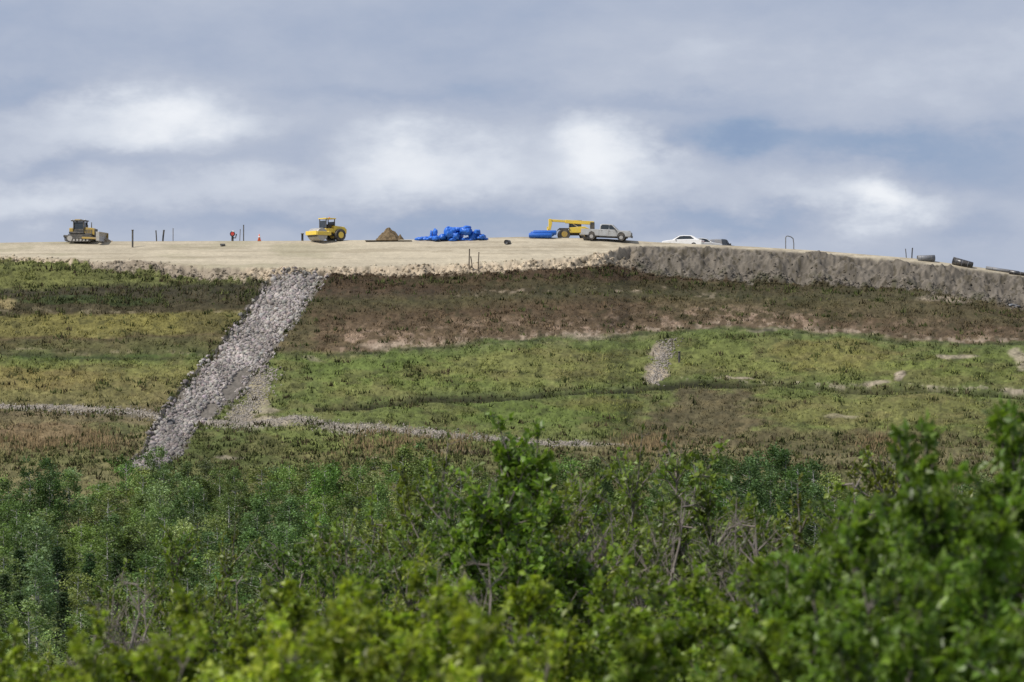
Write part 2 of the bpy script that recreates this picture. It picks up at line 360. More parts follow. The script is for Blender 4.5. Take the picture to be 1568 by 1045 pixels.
# ------------------------------------------------------------------ primitives for vehicles
def part(name,bm,mat,parent,bevel=0,smooth=False):
    if bevel:
        bmesh.ops.bevel(bm,geom=bm.edges[:],offset=bevel,segments=2,affect='EDGES',profile=.5)
    me=bpy.data.meshes.new(name); bm.to_mesh(me); bm.free(); me.materials.append(mat)
    if smooth:
        for p in me.polygons: p.use_smooth=len(p.vertices)<=4
    return obj(name,me,parent)
def box(name,parent,mat,c,s,rot=(0,0,0),bev=.03):
    bm=bmesh.new(); bmesh.ops.create_cube(bm,size=1)
    bmesh.ops.scale(bm,vec=s,verts=bm.verts)
    o=part(name,bm,mat,parent,min(bev,min(s)*.3)); o.location=c; o.rotation_euler=rot; return o
def cyl(name,parent,mat,c,r,L,axis='Y',r2=None,seg=24,rot=None,bev=0):
    bm=bmesh.new(); bmesh.ops.create_cone(bm,cap_ends=True,segments=seg,radius1=r,radius2=r if r2 is None else r2,depth=L)
    o=part(name,bm,mat,parent,bev,True); o.location=c
    o.rotation_euler=rot if rot else {'X':(0,math.pi/2,0),'Y':(math.pi/2,0,0),'Z':(0,0,0)}[axis]; return o
def prism(name,parent,mat,prof,y0,y1,bev=.03,c=(0,0,0),taper=0):
    bm=bmesh.new(); zmin=min(p[1] for p in prof);zmax=max(p[1] for p in prof)
    def yy(y,z):
        m=(y0+y1)/2; f=1-taper*(z-zmin)/(zmax-zmin+1e-6); return m+(y-m)*f
    a=[bm.verts.new((x,yy(y0,z),z)) for x,z in prof]; b=[bm.verts.new((x,yy(y1,z),z)) for x,z in prof]
    bm.faces.new(a); bm.faces.new(b[::-1]); n=len(prof)
    for i in range(n): bm.faces.new([a[i],b[i],b[(i+1)%n],a[(i+1)%n]])
    bmesh.ops.recalc_face_normals(bm,faces=bm.faces)
    o=part(name,bm,mat,parent,bev); o.location=c; return o
def tube(name,parent,mat,pts,r,seg=10):
    cu=bpy.data.curves.new(name,'CURVE'); cu.dimensions='3D'; s=cu.splines.new('POLY'); s.points.add(len(pts)-1)
    for i,p in enumerate(pts): s.points[i].co=(*p,1)
    cu.bevel_depth=r; cu.bevel_resolution=3; cu.use_fill_caps=True
    o=bpy.data.objects.new(name+'_c',cu); sc.collection.objects.link(o)
    dg=bpy.context.evaluated_depsgraph_get(); me=bpy.data.meshes.new_from_object(o.evaluated_get(dg)); me.name=name
    me.materials.clear(); me.materials.append(mat); bpy.data.objects.remove(o)
    return obj(name,me,parent)
def wheel(parent,c,r,w,hub=None,nm='wheel'):
    cyl(nm,parent,M_blk,c,r,w,bev=r*.1,seg=28)
    cyl(nm+'_rim',parent,hub or M_stl,c,r*.52,w*1.06,seg=20)
# --- bulldozer (faces +x)
e=empty('bulldozer',S1(132,371.5),math.radians(-14))
def obround(L,H,n=8):
    r=H/2; pts=[]
    for i in range(n+1):
        a=-math.pi/2+math.pi*i/n; pts.append((L/2-r+math.cos(a)*r,r+math.sin(a)*r))
    for i in range(n+1):
        a=math.pi/2+math.pi*i/n; pts.append((-L/2+r+math.cos(a)*r,r+math.sin(a)*r))
    return pts
for s,nm in ((-1,'right_track'),(1,'left_track')):
    y=s*.95
    prism(nm,e,M_drk,obround(3.1,.85),y-.28,y+.28,.03,(-.45,0,0))
    box(nm+'_frame',e,M_drk,(-.45,y-.0,.42),(1.9,.62,.22))
    for i in range(6): cyl(nm+'_roller_%d'%i,e,M_stl,(-1.45+i*.4,y,.22),.13,.66,seg=12)
    cyl(nm+'_sprocket',e,M_stl,(-1.55,y,.43),.3,.64,seg=14)
    for i in range(17): box(nm+'_shoe_%d'%i,e,M_drk,(-1.75+i*.165,y,.87),(.05,.56,.06),bev=.005)
    box(nm+'_push_arm',e,M_yel,(.85,s*1.3,.42),(1.9,.12,.22),(0,math.radians(3),0))
prism('engine_hood',e,M_yel,[(-.2,.8),(1.15,.8),(1.15,1.45),(.9,1.62),(-.2,1.7)],-.5,.5,.05)
for i in range(4): box('hood_louvre_%d'%i,e,M_drk,(.15+i*.22,-.505,1.2),(.12,.03,.45),bev=.005)
box('radiator_guard',e,M_drk,(1.18,0,1.12),(.1,.95,.75))
box('main_frame',e,M_drk,(-.4,0,.75),(2.6,1.3,.5))
prism('fenders',e,M_drk,[(-1.7,.95),(.1,.95),(.0,1.1),(-1.7,1.2)],-1.15,1.15,.04)
box('fuel_tank',e,M_yel,(-1.6,0,1.4),(.5,1.2,.5),bev=.08)
box('cab_lower',e,M_drk,(-.7,0,1.3),(1.2,1.2,.4))
for x in (-1.3,-.1):
    for y in (-.6,.6): box('cab_post',e,M_drk,(x,y,1.95),(.12,.12,1.0))
box('cab_glass',e,M_gls,(-.7,0,1.9),(1.12,1.12,.8))
box('cab_roof',e,M_drk,(-.75,0,2.45),(1.7,1.5,.12),bev=.05)
box('air_conditioner',e,M_yel,(-.9,0,2.56),(.7,.9,.12))
for x in (-.0,-1.5): box('work_light',e,M_wht,(x,-.5,2.56),(.1,.16,.12))
cyl('exhaust_stack',e,M_drk,(.55,.25,1.95),.05,.65,'Z')
cyl('air_cleaner',e,M_drk,(.2,-.3,1.8),.12,.35,'Z')
prism('blade',e,M_stl,[(1.75,.05),(1.95,.08),(1.86,.35),(1.84,.65),(1.9,.9),(2.05,1.12),(1.95,1.15),(1.74,.9),(1.68,.55)],-1.65,1.65,.015)
box('blade_edge_plate_a',e,M_yel,(1.9,1.67,.6),(.4,.05,1.0)); box('blade_edge_plate_b',e,M_stl,(1.9,-1.67,.6),(.4,.05,1.0))
for y in (-.35,.35): tube('lift_cylinder',e,M_stl,[(1.05,y,1.35),(1.72,y,.7)],.05)
box('ripper',e,M_drk,(-2.25,0,.7),(.5,1.4,.25)); 
for y in (-.5,0,.5): prism('ripper_shank',e,M_drk,[(-2.45,.85),(-2.3,.85),(-2.3,.3),(-2.15,.1),(-2.4,.2)],y-.05,y+.05,.01)
# --- road roller (drum faces -x)
e=empty('road_roller',S1(501,369.5),math.radians(38))
cyl('drum',e,M_stl,(-1.35,0,.72),.72,1.9,seg=40,bev=.03)
for s in (-1,1): box('drum_frame_side',e,M_yel2,(-1.2,s*1.05,.82),(1.95,.14,.42),bev=.04)
box('drum_frame_front',e,M_yel2,(-2.2,0,.85),(.16,2.1,.45)); box('drum_frame_rear',e,M_yel2,(-.42,0,.85),(.25,2.1,.5))
box('scraper',e,M_drk,(-2.08,0,.5),(.06,1.8,.12))
cyl('articulation',e,M_drk,(-.2,0,.85),.2,.7,'Z'); box('chassis',e,M_drk,(.75,0,.8),(1.7,.9,.35))
prism('engine_hood',e,M_yel2,[(.45,.85),(2.2,.85),(2.25,1.35),(1.9,1.65),(.45,1.75)],-.75,.75,.08)
box('grille',e,M_drk,(2.24,0,1.1),(.06,1.0,.4))
box('cab_base',e,M_yel2,(0.0,0,1.2),(1.3,1.35,.45),bev=.05)
for x in (-.6,.58):
    for y in (-.62,.62): box('cab_post',e,M_drk,(x,y,1.95),(.09,.09,1.1),bev=.01)
box('cab_glass_rear',e,M_gls,(.56,0,1.85),(.03,1.1,.7),bev=.005); box('windscreen',e,M_gls,(-.6,0,1.9),(.03,1.1,.8),bev=.005)
box('seat',e,M_blk,(.2,0,1.65),(.5,.5,.5)); box('steering_console',e,M_blk,(-.35,0,1.6),(.2,.4,.4))
box('cab_roof',e,M_yel2,(0,0,2.54),(1.45,1.5,.12),bev=.05); box('roof_light',e,M_org,(.3,0,2.65),(.15,.15,.12))
for s in (-1,1): wheel(e,(1.15,s*.85,.7),.7,.5,M_yel2,'rear_tyre_%d'%(s+1))
# --- pickup truck (faces +x)
def pickup(loc,rz,ry,paint,name='pickup_truck'):
    e=empty(name,loc,rz,ry)
    prism('bed',e,paint,[(-2.8,.55),(-1.95,.55),(-1.85,.85),(-1.6,.98),(-1.3,.85),(-1.2,.5),(-.75,.5),(-.75,1.22),(-2.82,1.22)],-.95,.95,.03)
    prism('cab_lower',e,paint,[(-.735,.48),(1.3,.48),(1.4,.8),(1.62,.98),(1.9,.98),(2.15,.8),(2.25,.5),(2.85,.52),(2.9,.85),(2.8,1.1),(1.45,1.22),(-.735,1.22)],-.95,.95,.04)
    prism('cab_upper',e,paint,[(-.735,1.21),(1.4,1.21),(.75,1.82),(.5,1.87),(-.4,1.87),(-.66,1.8)],-.88,.88,.04,taper=.16)
    for s in (-1,1):
        y=s*.845
        prism('front_side_window',e,M_gls,[(.38,1.27),(1.15,1.27),(.66,1.74),(.38,1.77)],y-.035,y+.035,.005,taper=0)
        prism('rear_side_window',e,M_gls,[(-.6,1.27),(.3,1.27),(.3,1.77),(-.42,1.77),(-.58,1.6)],y-.035,y+.035,.005)
        box('mirror',e,M_blk,(1.05,s*1.04,1.3),(.12,.18,.2)); box('door_handle',e,M_drk,(-.45,s*.955,1.08),(.16,.02,.04),bev=.004)
        box('door_handle_front',e,M_drk,(.42,s*.955,1.08),(.16,.02,.04),bev=.004)
        box('door_seam',e,M_blk,(.34,s*.951,.88),(.015,.01,.65),bev=.001); box('door_seam_f',e,M_blk,(1.25,s*.951,.9),(.015,.01,.6),bev=.001)
        box('running_board',e,M_blk,(.3,s*.95,.42),(1.9,.16,.07)); box('head_lamp',e,M_wht,(2.8,s*.75,.93),(.16,.32,.2)); box('tail_lamp',e,M_red,(-2.8,s*.86,.98),(.06,.16,.38))
        for x in (-1.6,1.78): 
            cyl('wheel_arch',e,M_blk,(x,s*.86,.5),.47,.16,seg=28)
            wheel(e,(x,s*.84,.4),.4,.27,M_stl)
    box('windscreen',e,M_gls,(1.08,0,1.53),(.03,1.35,.75),(0,math.radians(-47),0),.005)
    box('front_bumper',e,M_drk,(2.88,0,.58),(.14,1.85,.25)); box('rear_bumper',e,M_stl,(-2.88,0,.6),(.14,1.8,.2)); box('grille',e,M_blk,(2.87,0,.88),(.06,1.15,.26))
    box('underbody',e,M_blk,(0,0,.47),(4.8,1.5,.22)); box('hood_edge',e,paint,(2.1,0,1.17),(1.2,1.5,.06))
    return e
q=S1(928,368.5); q.z-=.03
pickup(q,math.radians(-6),slope_at(928,368.5),M_slv)
pickup(plateau(1100,22),math.radians(60),0,M_gry)
# --- white car
def car(loc,rz,paint,name='parked_car'):
    e=empty(name,loc,rz)
    prism('body',e,paint,[(-2.3,.35),(2.3,.35),(2.38,.6),(2.25,.85),(1.1,1.0),(-1.5,1.05),(-2.35,.95)],-.88,.88,.06)
    prism('cabin',e,paint,[(-1.9,1.0),(1.15,.98),(.35,1.45),(-.2,1.52),(-1.1,1.48)],-.8,.8,.05,taper=.2)
    for s in (-1,1):
        y=s*.765
        prism('side_window',e,M_gls,[(-1.45,1.06),(.8,1.04),(.25,1.38),(-.2,1.43),(-1.0,1.4)],y-.04,y+.04,.005)
        for x in (-1.4,1.4): wheel(e,(x,s*.8,.33),.33,.2)
        box('head_lamp',e,M_wht,(2.3,s*.65,.72),(.1,.3,.12)); box('tail_lamp',e,M_red,(-2.33,s*.65,.8),(.06,.3,.14)); box('mirror',e,paint,(.75,s*.95,1.05),(.14,.14,.12))
    box('windscreen',e,M_gls,(.78,0,1.22),(.03,1.2,.72),(0,math.radians(-58),0),.005)
    return e
car(plateau(1046,11),math.radians(168),M_wht)
car(plateau(1074,15),math.radians(25),M_wht)
# --- telehandler (boom towards -x)
e=empty('telehandler',plateau(880,4),math.radians(4)); e.location.z-=.05
box('chassis',e,M_drk,(0,0,.8),(3.4,1.1,.45)); 
for x in (-1.25,1.25):
    for s in (-1,1): wheel(e,(x,s*.95,.66),.66,.42,M_yel,'tyre')
for s in (-1,1): prism('fender',e,M_blk,[(-2.0,1.0),(-1.85,1.35),(-.7,1.35),(-.55,1.0),(-.7,1.25),(-1.8,1.25)],s*.95-.22,s*.95+.22,.01)
prism('engine_cover',e,M_yel2,[(-.7,.8),(1.5,.8),(1.6,1.3),(1.0,1.55),(-.7,1.4)],-1.1,-.35,.05)
box('cab_base',e,M_yel2,(.1,.6,1.15),(1.4,.8,.5)); box('cab_glass',e,M_gls,(.1,.6,1.75),(1.2,.74,.75))
for x in (-.55,.75):
    for y in (.22,.98): box('cab_post',e,M_drk,(x,y,1.8),(.08,.08,.95),bev=.01)
box('cab_roof',e,M_drk,(.1,.6,2.28),(1.45,.85,.08))
box('boom_outer',e,M_yel2,(.55,-.2,2.05),(3.3,.34,.4),(0,math.radians(3),0)); box('boom_inner',e,M_yel2,(-1.9,-.2,2.2),(2.2,.24,.28),(0,math.radians(3),0))
box('boom_pivot',e,M_drk,(2.0,-.2,1.5),(.5,.5,1.1)); 
tube('boom_lift_cylinder',e,M_stl,[(.9,-.2,1.1),(-.3,-.2,1.95)],.08)
prism('boom_head',e,M_yel2,[(-3.0,2.42),(-2.7,2.42),(-2.6,1.9),(-2.85,.85),(-3.1,.8),(-3.0,1.5)],-.45,.05,.03)
box('fork_carriage',e,M_yel2,(-3.1,-.2,.95),(.1,1.3,.75)); 
for y in (-.65,.25): box('fork',e,M_drk,(-3.65,y,.5),(1.1,.12,.06))
for y in (-.75,.35): box('fork_shank',e,M_yel2,(-3.12,y,1.0),(.08,.12,1.1))
box('counterweight',e,M_yel,(1.95,0,.95),(.4,1.7,.6),bev=.08)
# --- dirt pile
def mound(name,u,v,rx,ry,h,colr,n=90,seed=0,skew=0):
    g=np.linspace(-1.15,1.15,n); a,b=np.meshgrid(g,g); r=np.sqrt(a*a+b*b)
    wr=np.minimum(np.sqrt((a*1.25)**2+b*b)+.25*(fbm(a*2+4,b*2+7,3,seed+11)-.5), np.sqrt(((a-.55)*1.9)**2+(b*1.2)**2)+.38)
    z=h*(1-ss(-.1,1.05,wr))*(.85+.3*fbm(a*3+seed,b*3+9,3,seed))+ (fbm(a*6+5,b*6+5,4,seed+3,.65)-.5)*.55*(1-ss(.85,1.1,r))*min(1,h)-.12
    p=S1(u,v); V=np.stack([a*rx+skew*z,b*ry,z],-1).reshape(-1,3); i=np.arange(n*n).reshape(n,n)
    F=np.stack([i[:-1,:-1],i[:-1,1:],i[1:,1:],i[1:,:-1]],-1).reshape(-1,4)
    c=colr*(.5+1.0*fbm(a*10,b*10,3,seed+5).reshape(-1,1))
    obj(name,mesh(name,V,F,M_rock,c),loc=p+Vector((0,ry*.5,0)))
mound('dirt_pile',595,367.5,2.3,2.0,1.45,A(118,102,78),seed=3,skew=0)
mound('dirt_pile',163,371,1.1,.8,.6,A(176,160,136),seed=8)
# --- blue pile
def lumps(name,items,mat,u,v):
    o0=S1(u,v); Vs=[];Fs=[];off=0
    bm=bmesh.new(); bmesh.ops.create_icosphere(bm,subdivisions=3,radius=1); bV=np.array([q.co[:] for q in bm.verts]); bF=np.array([[q.index for q in f.verts] for f in bm.faces]); bm.free()
    for (x,y,z,a,b,c,rot) in items:
        sd=random.randint(0,999)
        f=1+.75*(fbm(bV[:,0]*2.2+sd,bV[:,1]*2.2+bV[:,2]*2.9,3,sd)-.5)[:,None]
        q=np.sign(bV)*abs(bV)**.75*f
        q[:,2]+=.12*np.sin(q[:,0]*7+sd)*(q[:,2]>0)
        q=q*np.array([a,b,c]); cr,sr=math.cos(rot),math.sin(rot)
        q=np.stack([q[:,0]*cr-q[:,1]*sr,q[:,0]*sr+q[:,1]*cr,q[:,2]],-1)+np.array([x,y,z])
        Vs.append(q);Fs.append(bF+off);off+=len(q)
    obj(name,mesh(name,np.concatenate(Vs),np.concatenate(Fs),mat),loc=o0)
its=[]
px=.0735
for (uu,vv,w,h) in [(700,362,12,9),(690,356,9,8),(712,355,11,7),(724,361,12,7),(735,363,9,5),(681,363,8,6),(703,350,8,4),(716,349,6,5),(740,365,7,3),(692,366,10,4),(712,366,12,4),(662,357,4,6),(668,364,7,4),(660,364,8,4),(686,350,6,5),(728,356,6,4),(696,359,8,8),(720,366,8,3)]:
    for k in range(2):
        its.append(((uu-700+random.uniform(-4,4))*px,random.uniform(-.6,.7),(369-vv+random.uniform(-1,1.5))*px-.12,w*px*random.uniform(.45,.8),.5,h*px*random.uniform(.6,.95),random.uniform(-.7,.7)))
lumps('blue_tarp_pile',its,M_blu,700,368)
its=[((uu-645)*px,random.uniform(-.2,.2),(368-vv)*px-.05,w*px,.5,h*px,random.uniform(-.3,.3)) for (uu,vv,w,h) in [(643,366,7,3),(650,365,7,3.2),(658,366,6,2.4)]]
lumps('blue_bag',its,M_blu,645,368)
e=empty('blue_pipe_bundle',S1(830,365))
for i,(x0,z0) in enumerate([(-1.4,.3),(-.9,.62),(-1.2,.5)]):
    y=[-.3,0,.35][i]
    cyl('wrapped_roll_%d'%i,e,M_blu,(x0+1.2,y,z0-.0),.27,2.6,'X',seg=20,bev=.05)
    cyl('roll_end_%d'%i,e,M_lbl,(x0+2.52,y,z0),.2,.08,'X')
# --- posts etc
def post(u,v,h,r,mat,name='marker_post',lean=0,cap=None):
    e=empty(name,S1(u,v)); 
    tube('shaft',e,mat,[(0,0,-.3),(lean*h*.5,0,h*.5),(lean*h,0,h)],r)
    if cap: cyl('cap',e,cap,(lean*h,0,h+.04),r*1.35,.1,'Z')
    else: cyl('cap',e,mat,(lean*h,0,h),r*1.15,.05,'Z')
    return e
post(203,379,1.9,.10,M_drk,'vent_pipe',.0,M_drk); post(240,368,1.2,.07,M_drk,'vent_pipe',-.08); post(249,368,1.25,.1,M_pipe,'vent_pipe',.12); post(265,368,1.45,.04,M_wood,'wooden_stake')
post(373,369,1.8,.06,M_drk,'wooden_stake'); post(367,369,1.3,.04,M_wood,'wooden_stake',.05); post(463,368,.75,.13,M_pipe,'vent_pipe',0,M_drk)
post(1388,392,1.0,.05,M_drk,'wooden_stake',-.1); post(1396,392,1.15,.07,M_pipe,'vent_pipe',.08)
post(718,413,2.2,.07,M_wood,'wooden_stake',.03); post(724,412,1.5,.06,M_wood,'wooden_stake',-.15); post(732,410,1.9,.06,M_wood,'wooden_stake',.05)
post(1040,556,1.1,.13,M_drk,'vent_pipe',.0,M_drk); post(1029,530,.9,.06,M_wood,'wooden_stake')
post(1000,545,.5,.05,M_wood,'wooden_stake')
e=empty('wellhead_valve',S1(356,369)); tube('riser',e,M_pipe,[(0,0,-.2),(0,0,.75)],.13); cyl('flange',e,M_pipe,(0,-.02,.8),.3,.12); cyl('red_handwheel',e,M_red,(0,-.12,.8),.2,.06); cyl('top_cap',e,M_wht,(.1,0,1.08),.12,.14,'Z'); tube('side_pipe',e,M_pipe,[(0,0,.35),(.35,0,.35),(.45,0,.8)],.07)
e=empty('gooseneck_vent_pipe',S1(1203,379)); tube('pipe',e,M_gry,[(0,0,-.3),(0,0,1.25),(.08,0,1.42),(.25,0,1.45),(.6,0,1.35),(.85,0,1.15),(.92,0,.6),(.92,0,-.3)],.06)
e=empty('traffic_cone',S1(397,369)); box('base',e,M_org,(0,0,.03),(.42,.42,.06)); cyl('cone',e,M_org,(0,0,.42),.18,.72,'Z',.03); cyl('reflective_band',e,M_wht,(0,0,.45),.128,.14,'Z',.098)
def piperoll(u,v,L,r,mat,rz=0,name='black_pipe_section',tilt=0):
    e=empty(name,S1(u,v)+Vector((0,0,r*.85)),rz)
    bm=bmesh.new(); n=28
    rings=[]
    for (x,rr) in [(-L/2,r),(L/2,r),(L/2,r*.8),(-L/2,r*.8)]:
        rings.append([bm.verts.new((x,math.cos(2*math.pi*i/n)*rr,math.sin(2*math.pi*i/n)*rr)) for i in range(n)])
    for k in range(4):
        for i in range(n): bm.faces.new([rings[k][i],rings[k][(i+1)%n],rings[(k+1)%4][(i+1)%n],rings[(k+1)%4][i]])
    bmesh.ops.recalc_face_normals(bm,faces=bm.faces)
    o=part('pipe_wall',bm,mat,e,0,True); o.rotation_euler=(0,tilt,0)
    for s in (-.3,0,.3):
        c=cyl('strap_%d'%int(s*10),e,M_gry,(s*L*math.cos(tilt),0,-s*L*math.sin(tilt)),r*1.02,.05,'X'); c.rotation_euler=(0,math.pi/2+tilt,0)
    return e
piperoll(1418,400,2.0,.36,M_gry,.15,tilt=math.radians(-2)); piperoll(1474,408,2.3,.42,M_pipe,-.25,tilt=math.radians(16)); piperoll(1535,416.5,3.8,.2,M_gry,-.1,tilt=math.radians(9)); piperoll(1562,422,2.5,.22,M_pipe,.1,tilt=math.radians(9))
piperoll(777,374,.9,.26,M_pipe,1.2,'culvert_pipe'); piperoll(341,377,.5,.16,M_pipe,.6,'culvert_pipe'); piperoll(262,648,.7,.36,M_pipe,1.3,'culvert_pipe')
lumps('grey_fabric_sheet',[(0,0,.12,.55,.4,.16,.2),(.4,0,0,.5,.4,.12,-.3)],M_gry,1550,466)
# ------------------------------------------------------------------ foliage
def tubes(p0,p1,r0,r1,ns=4):
    n=len(p0); d=p1-p0; d/=np.linalg.norm(d,axis=1)[:,None]+1e-9
    a=np.where(abs(d[:,2:3])<.9,np.array([[0,0,1.]]),np.array([[1.,0,0]])); x=np.cross(d,a); x/=np.linalg.norm(x,axis=1)[:,None]; y=np.cross(d,x)
    V=[]
    for p,r in ((p0,r0),(p1,r1)):
        for i in range(ns):
            t=2*math.pi*i/ns; V.append(p+(x*math.cos(t)+y*math.sin(t))*np.asarray(r)[:,None])
    V=np.stack(V,1).reshape(-1,3); b=(np.arange(n)*2*ns)[:,None,None]
    f=np.array([[i,(i+1)%ns,ns+(i+1)%ns,ns+i] for i in range(ns)])[None]
    return V,(b+f).reshape(-1,4)
def leafquads(pos,ax,size,fold=.25,wid=.6,up=.5):
    n=len(pos); ax=ax/(np.linalg.norm(ax,axis=1)[:,None]+1e-9)
    nr=RNG.normal(size=(n,3)); nr[:,2]+=up*2; 
    sd=np.cross(ax,nr); sd/=np.linalg.norm(sd,axis=1)[:,None]+1e-9
    nn=np.cross(sd,ax); s=size[:,None]
    b=pos; t=pos+ax*s; m=pos+ax*s*.42
    l=m+sd*s*wid*.5+nn*s*fold*.4; r=m-sd*s*wid*.5+nn*s*fold*.4
    t=t-nn*s*.1
    V=np.stack([b,r,t,l],1).reshape(-1,3)
    i=(np.arange(n)*4)[:,None,None]
    return V,(i+np.array([[0,1,2],[0,2,3]])[None]).reshape(-1,3)
def shrub_mesh(name,H,W,nst,nside,ntwig,nleaf,leaf,col,seed,bare=.0,upr=.5,wid=.62,lowcut=.3):
    global RNG
    RNG=np.random.default_rng(seed)
    P0=[];P1=[];R0=[];R1=[];tw0=[];twd=[];twl=[];twb=[]
    for s in range(nst):
        az=s*2.4+RNG.uniform(-.5,.5); rad=W/2*math.sqrt((s+.3)/nst); h=H*RNG.uniform(.72,.93)*(1-.3*(rad/(W/2))**2)
        if s==0: h=H*.93
        end=np.array([math.cos(az)*rad,math.sin(az)*rad,h]); mid=end*np.array([.55,.55,.5])+RNG.normal(0,.05*H,3)
        b=np.array([math.cos(az),math.sin(az),0])*.06*H*RNG.uniform(0,1)
        t=np.linspace(0,1,9)[:,None]; pts=(1-t)**2*b+2*t*(1-t)*mid+t*t*end+RNG.normal(0,.012*H,(9,3))*t
        r=.012*H*(1-t[:,0])**.8+.0015*H
        P0+=list(pts[:-1]);P1+=list(pts[1:]);R0+=list(r[:-1]);R1+=list(r[1:])
        for k in range(nside):
            tt_=RNG.uniform(lowcut,1.0)**.8; j=min(int(tt_*8),7); f=tt_*8-j; p=pts[j]*(1-f)+pts[j+1]*f; tan=pts[j+1]-pts[j]; tan/=np.linalg.norm(tan)
            d=tan*RNG.uniform(.3,1.0)*(upr+.5)+RNG.normal(0,.55,3); d[2]+=upr*.5; d/=np.linalg.norm(d)
            L=H*RNG.uniform(.07,.19)*(1.25-.6*tt_)
            q=[p+d*L*x+np.array([0,0,.12*L*x*x]) for x in (0,.5,1)]
            br=RNG.uniform(.6,1.4)
            for a in range(2): P0.append(q[a]);P1.append(q[a+1]);R0.append(.003*H*(1-.4*a));R1.append(.003*H*(.6-.4*a)+.0004*H)
            for w in range(ntwig):
                x=RNG.uniform(.15,1); pp=p+d*L*x+np.array([0,0,.12*L*x*x]); dd=d*.8+RNG.normal(0,.5,3); dd[2]+=.25; dd/=np.linalg.norm(dd)
                tw0.append(pp);twd.append(dd);twl.append(H*RNG.uniform(.02,.055));twb.append(br)
    tw0=np.array(tw0);twd=np.array(twd);twl=np.array(twl);twb=np.array(twb)
    P0=np.concatenate([np.array(P0),tw0]);P1=np.concatenate([np.array(P1),tw0+twd*twl[:,None]])
    R0=np.r_[R0,np.full(len(tw0),.0011*H)];R1=np.r_[R1,np.full(len(tw0),.0006*H)]
    bV,bF=tubes(P0,P1,R0,R1,3)
    kp=RNG.uniform(size=len(tw0))>bare
    lt0=np.repeat(tw0[kp],nleaf,0); ld=np.repeat(twd[kp],nleaf,0); ll=np.repeat(twl[kp],nleaf)
    N=len(lt0); t=RNG.uniform(.1,1.05,N); pos=lt0+ld*(ll*t)[:,None]
    ax=ld*.7+RNG.normal(0,.6,(N,3)); ax[:,2]-=.15
    sz=leaf*RNG.uniform(.6,1.25,N)
    lV,lF=leafquads(pos,ax,sz,wid=wid,up=.35)
    tcv=np.repeat(RNG.uniform(.8,1.2,kp.sum())*twb[kp],nleaf)*RNG.uniform(.75,1.25,N)
    hue=np.repeat(RNG.uniform(0,1,kp.sum()),nleaf)[:,None]
    c=(col*(1-hue*.5)+col*np.array([1.35,1.0,.7])*hue*.5)*tcv[:,None]
    me=mesh(name,lV,lF,M_leafN,np.repeat(c,4,0))
    mb=mesh(name+'_branches',bV,bF,M_bark)
    return me,mb,float(np.percentile(lV[:,2],99.7))
def place_shrub(name,mm,u,vtop,d,col=(1,1,1),sx=1,rz=None):
    top=P(u,vtop,d); g=float(gz(np.array([top[0]]),np.array([d]))[0])-.1
    s=(top[2]-g)/mm[2]
    e=empty(name,(top[0],d,g),rz if rz is not None else random.uniform(0,6.28)); e.scale=(s*sx,s*sx,s)
    a=obj('foliage',mm[0],e); a.color=(*col,1); obj('branches',mm[1],e)
    return e
cN=np.array([.160,.240,.036])
NB=[shrub_mesh('shrub_near_%d'%i,3.0,2.4,10,24,7,8,.078,cN,100+i,upr=.5,lowcut=.45,wid=.7) for i in range(4)]
cM=np.array([.130,.195,.042])
NA=[shrub_mesh('shrub_mid_%d'%i,6.0,3.4,10,28,7,7,.105,cM,200+i,bare=.08,upr=.5,lowcut=.4) for i in range(4)]
NT=shrub_mesh('sapling',6.0,1.2,3,40,8,8,.11,np.array([.115,.195,.032]),300,upr=1.0,wid=.75,lowcut=.45)
NBr=shrub_mesh('shrub_bare',5.0,2.2,9,20,6,3,.06,np.array([.14,.15,.08]),310,bare=.75,upr=.8)
nearL=[(-80,985,44),(40,975,40),(170,950,42),(300,915,44),(420,895,46),(520,900,40),(620,880,42),(700,905,36),(800,900,44),(900,890,48),(1000,880,44),(1090,880,46),(1180,860,44),(100,1000,32),(260,990,30),(400,960,30),(560,940,31),(700,945,29),(860,985,30),(1010,970,31),(1150,960,30)]
for i,(u_,v_,d_) in enumerate(nearL):
    yel=1 if 300<u_<880 else 0
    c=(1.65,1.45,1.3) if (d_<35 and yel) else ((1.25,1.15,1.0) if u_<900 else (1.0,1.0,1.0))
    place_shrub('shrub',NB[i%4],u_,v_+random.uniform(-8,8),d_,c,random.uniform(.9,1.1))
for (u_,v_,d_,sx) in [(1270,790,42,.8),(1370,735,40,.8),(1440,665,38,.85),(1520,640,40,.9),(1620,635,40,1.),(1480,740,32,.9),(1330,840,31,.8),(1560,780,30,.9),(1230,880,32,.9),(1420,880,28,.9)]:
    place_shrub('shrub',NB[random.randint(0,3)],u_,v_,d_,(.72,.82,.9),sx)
midL=[(250,815,120),(340,830,110),(450,825,115),(560,785,100),(610,735,96),(665,712,90),(720,755,80),(800,745,84),(900,735,95),(960,708,105),(1020,706,110),(1080,718,105),(1140,760,95),(1200,775,90),(1290,765,92),(1330,718,90),(1390,708,88),(1560,690,90),(520,860,80),(640,850,75),(850,850,75),(1000,830,75),(1100,845,78),(380,880,80),(280,900,80),(150,930,90)]
for i,(u_,v_,d_) in enumerate(midL):
    c=(1.0,.96,1.0) if u_>850 else (1.0,1.0,.9)
    if i%3==1: c=(1.15*c[0],1.02*c[1],c[2])
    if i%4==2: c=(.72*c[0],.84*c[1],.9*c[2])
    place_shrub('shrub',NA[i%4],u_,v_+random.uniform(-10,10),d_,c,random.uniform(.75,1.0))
place_shrub('sapling_tree',NT,752,652,72,(1,1,1),1.0,.3); place_shrub('sapling_tree',NT,836,664,74,(1,1,1),1.0,2.0)
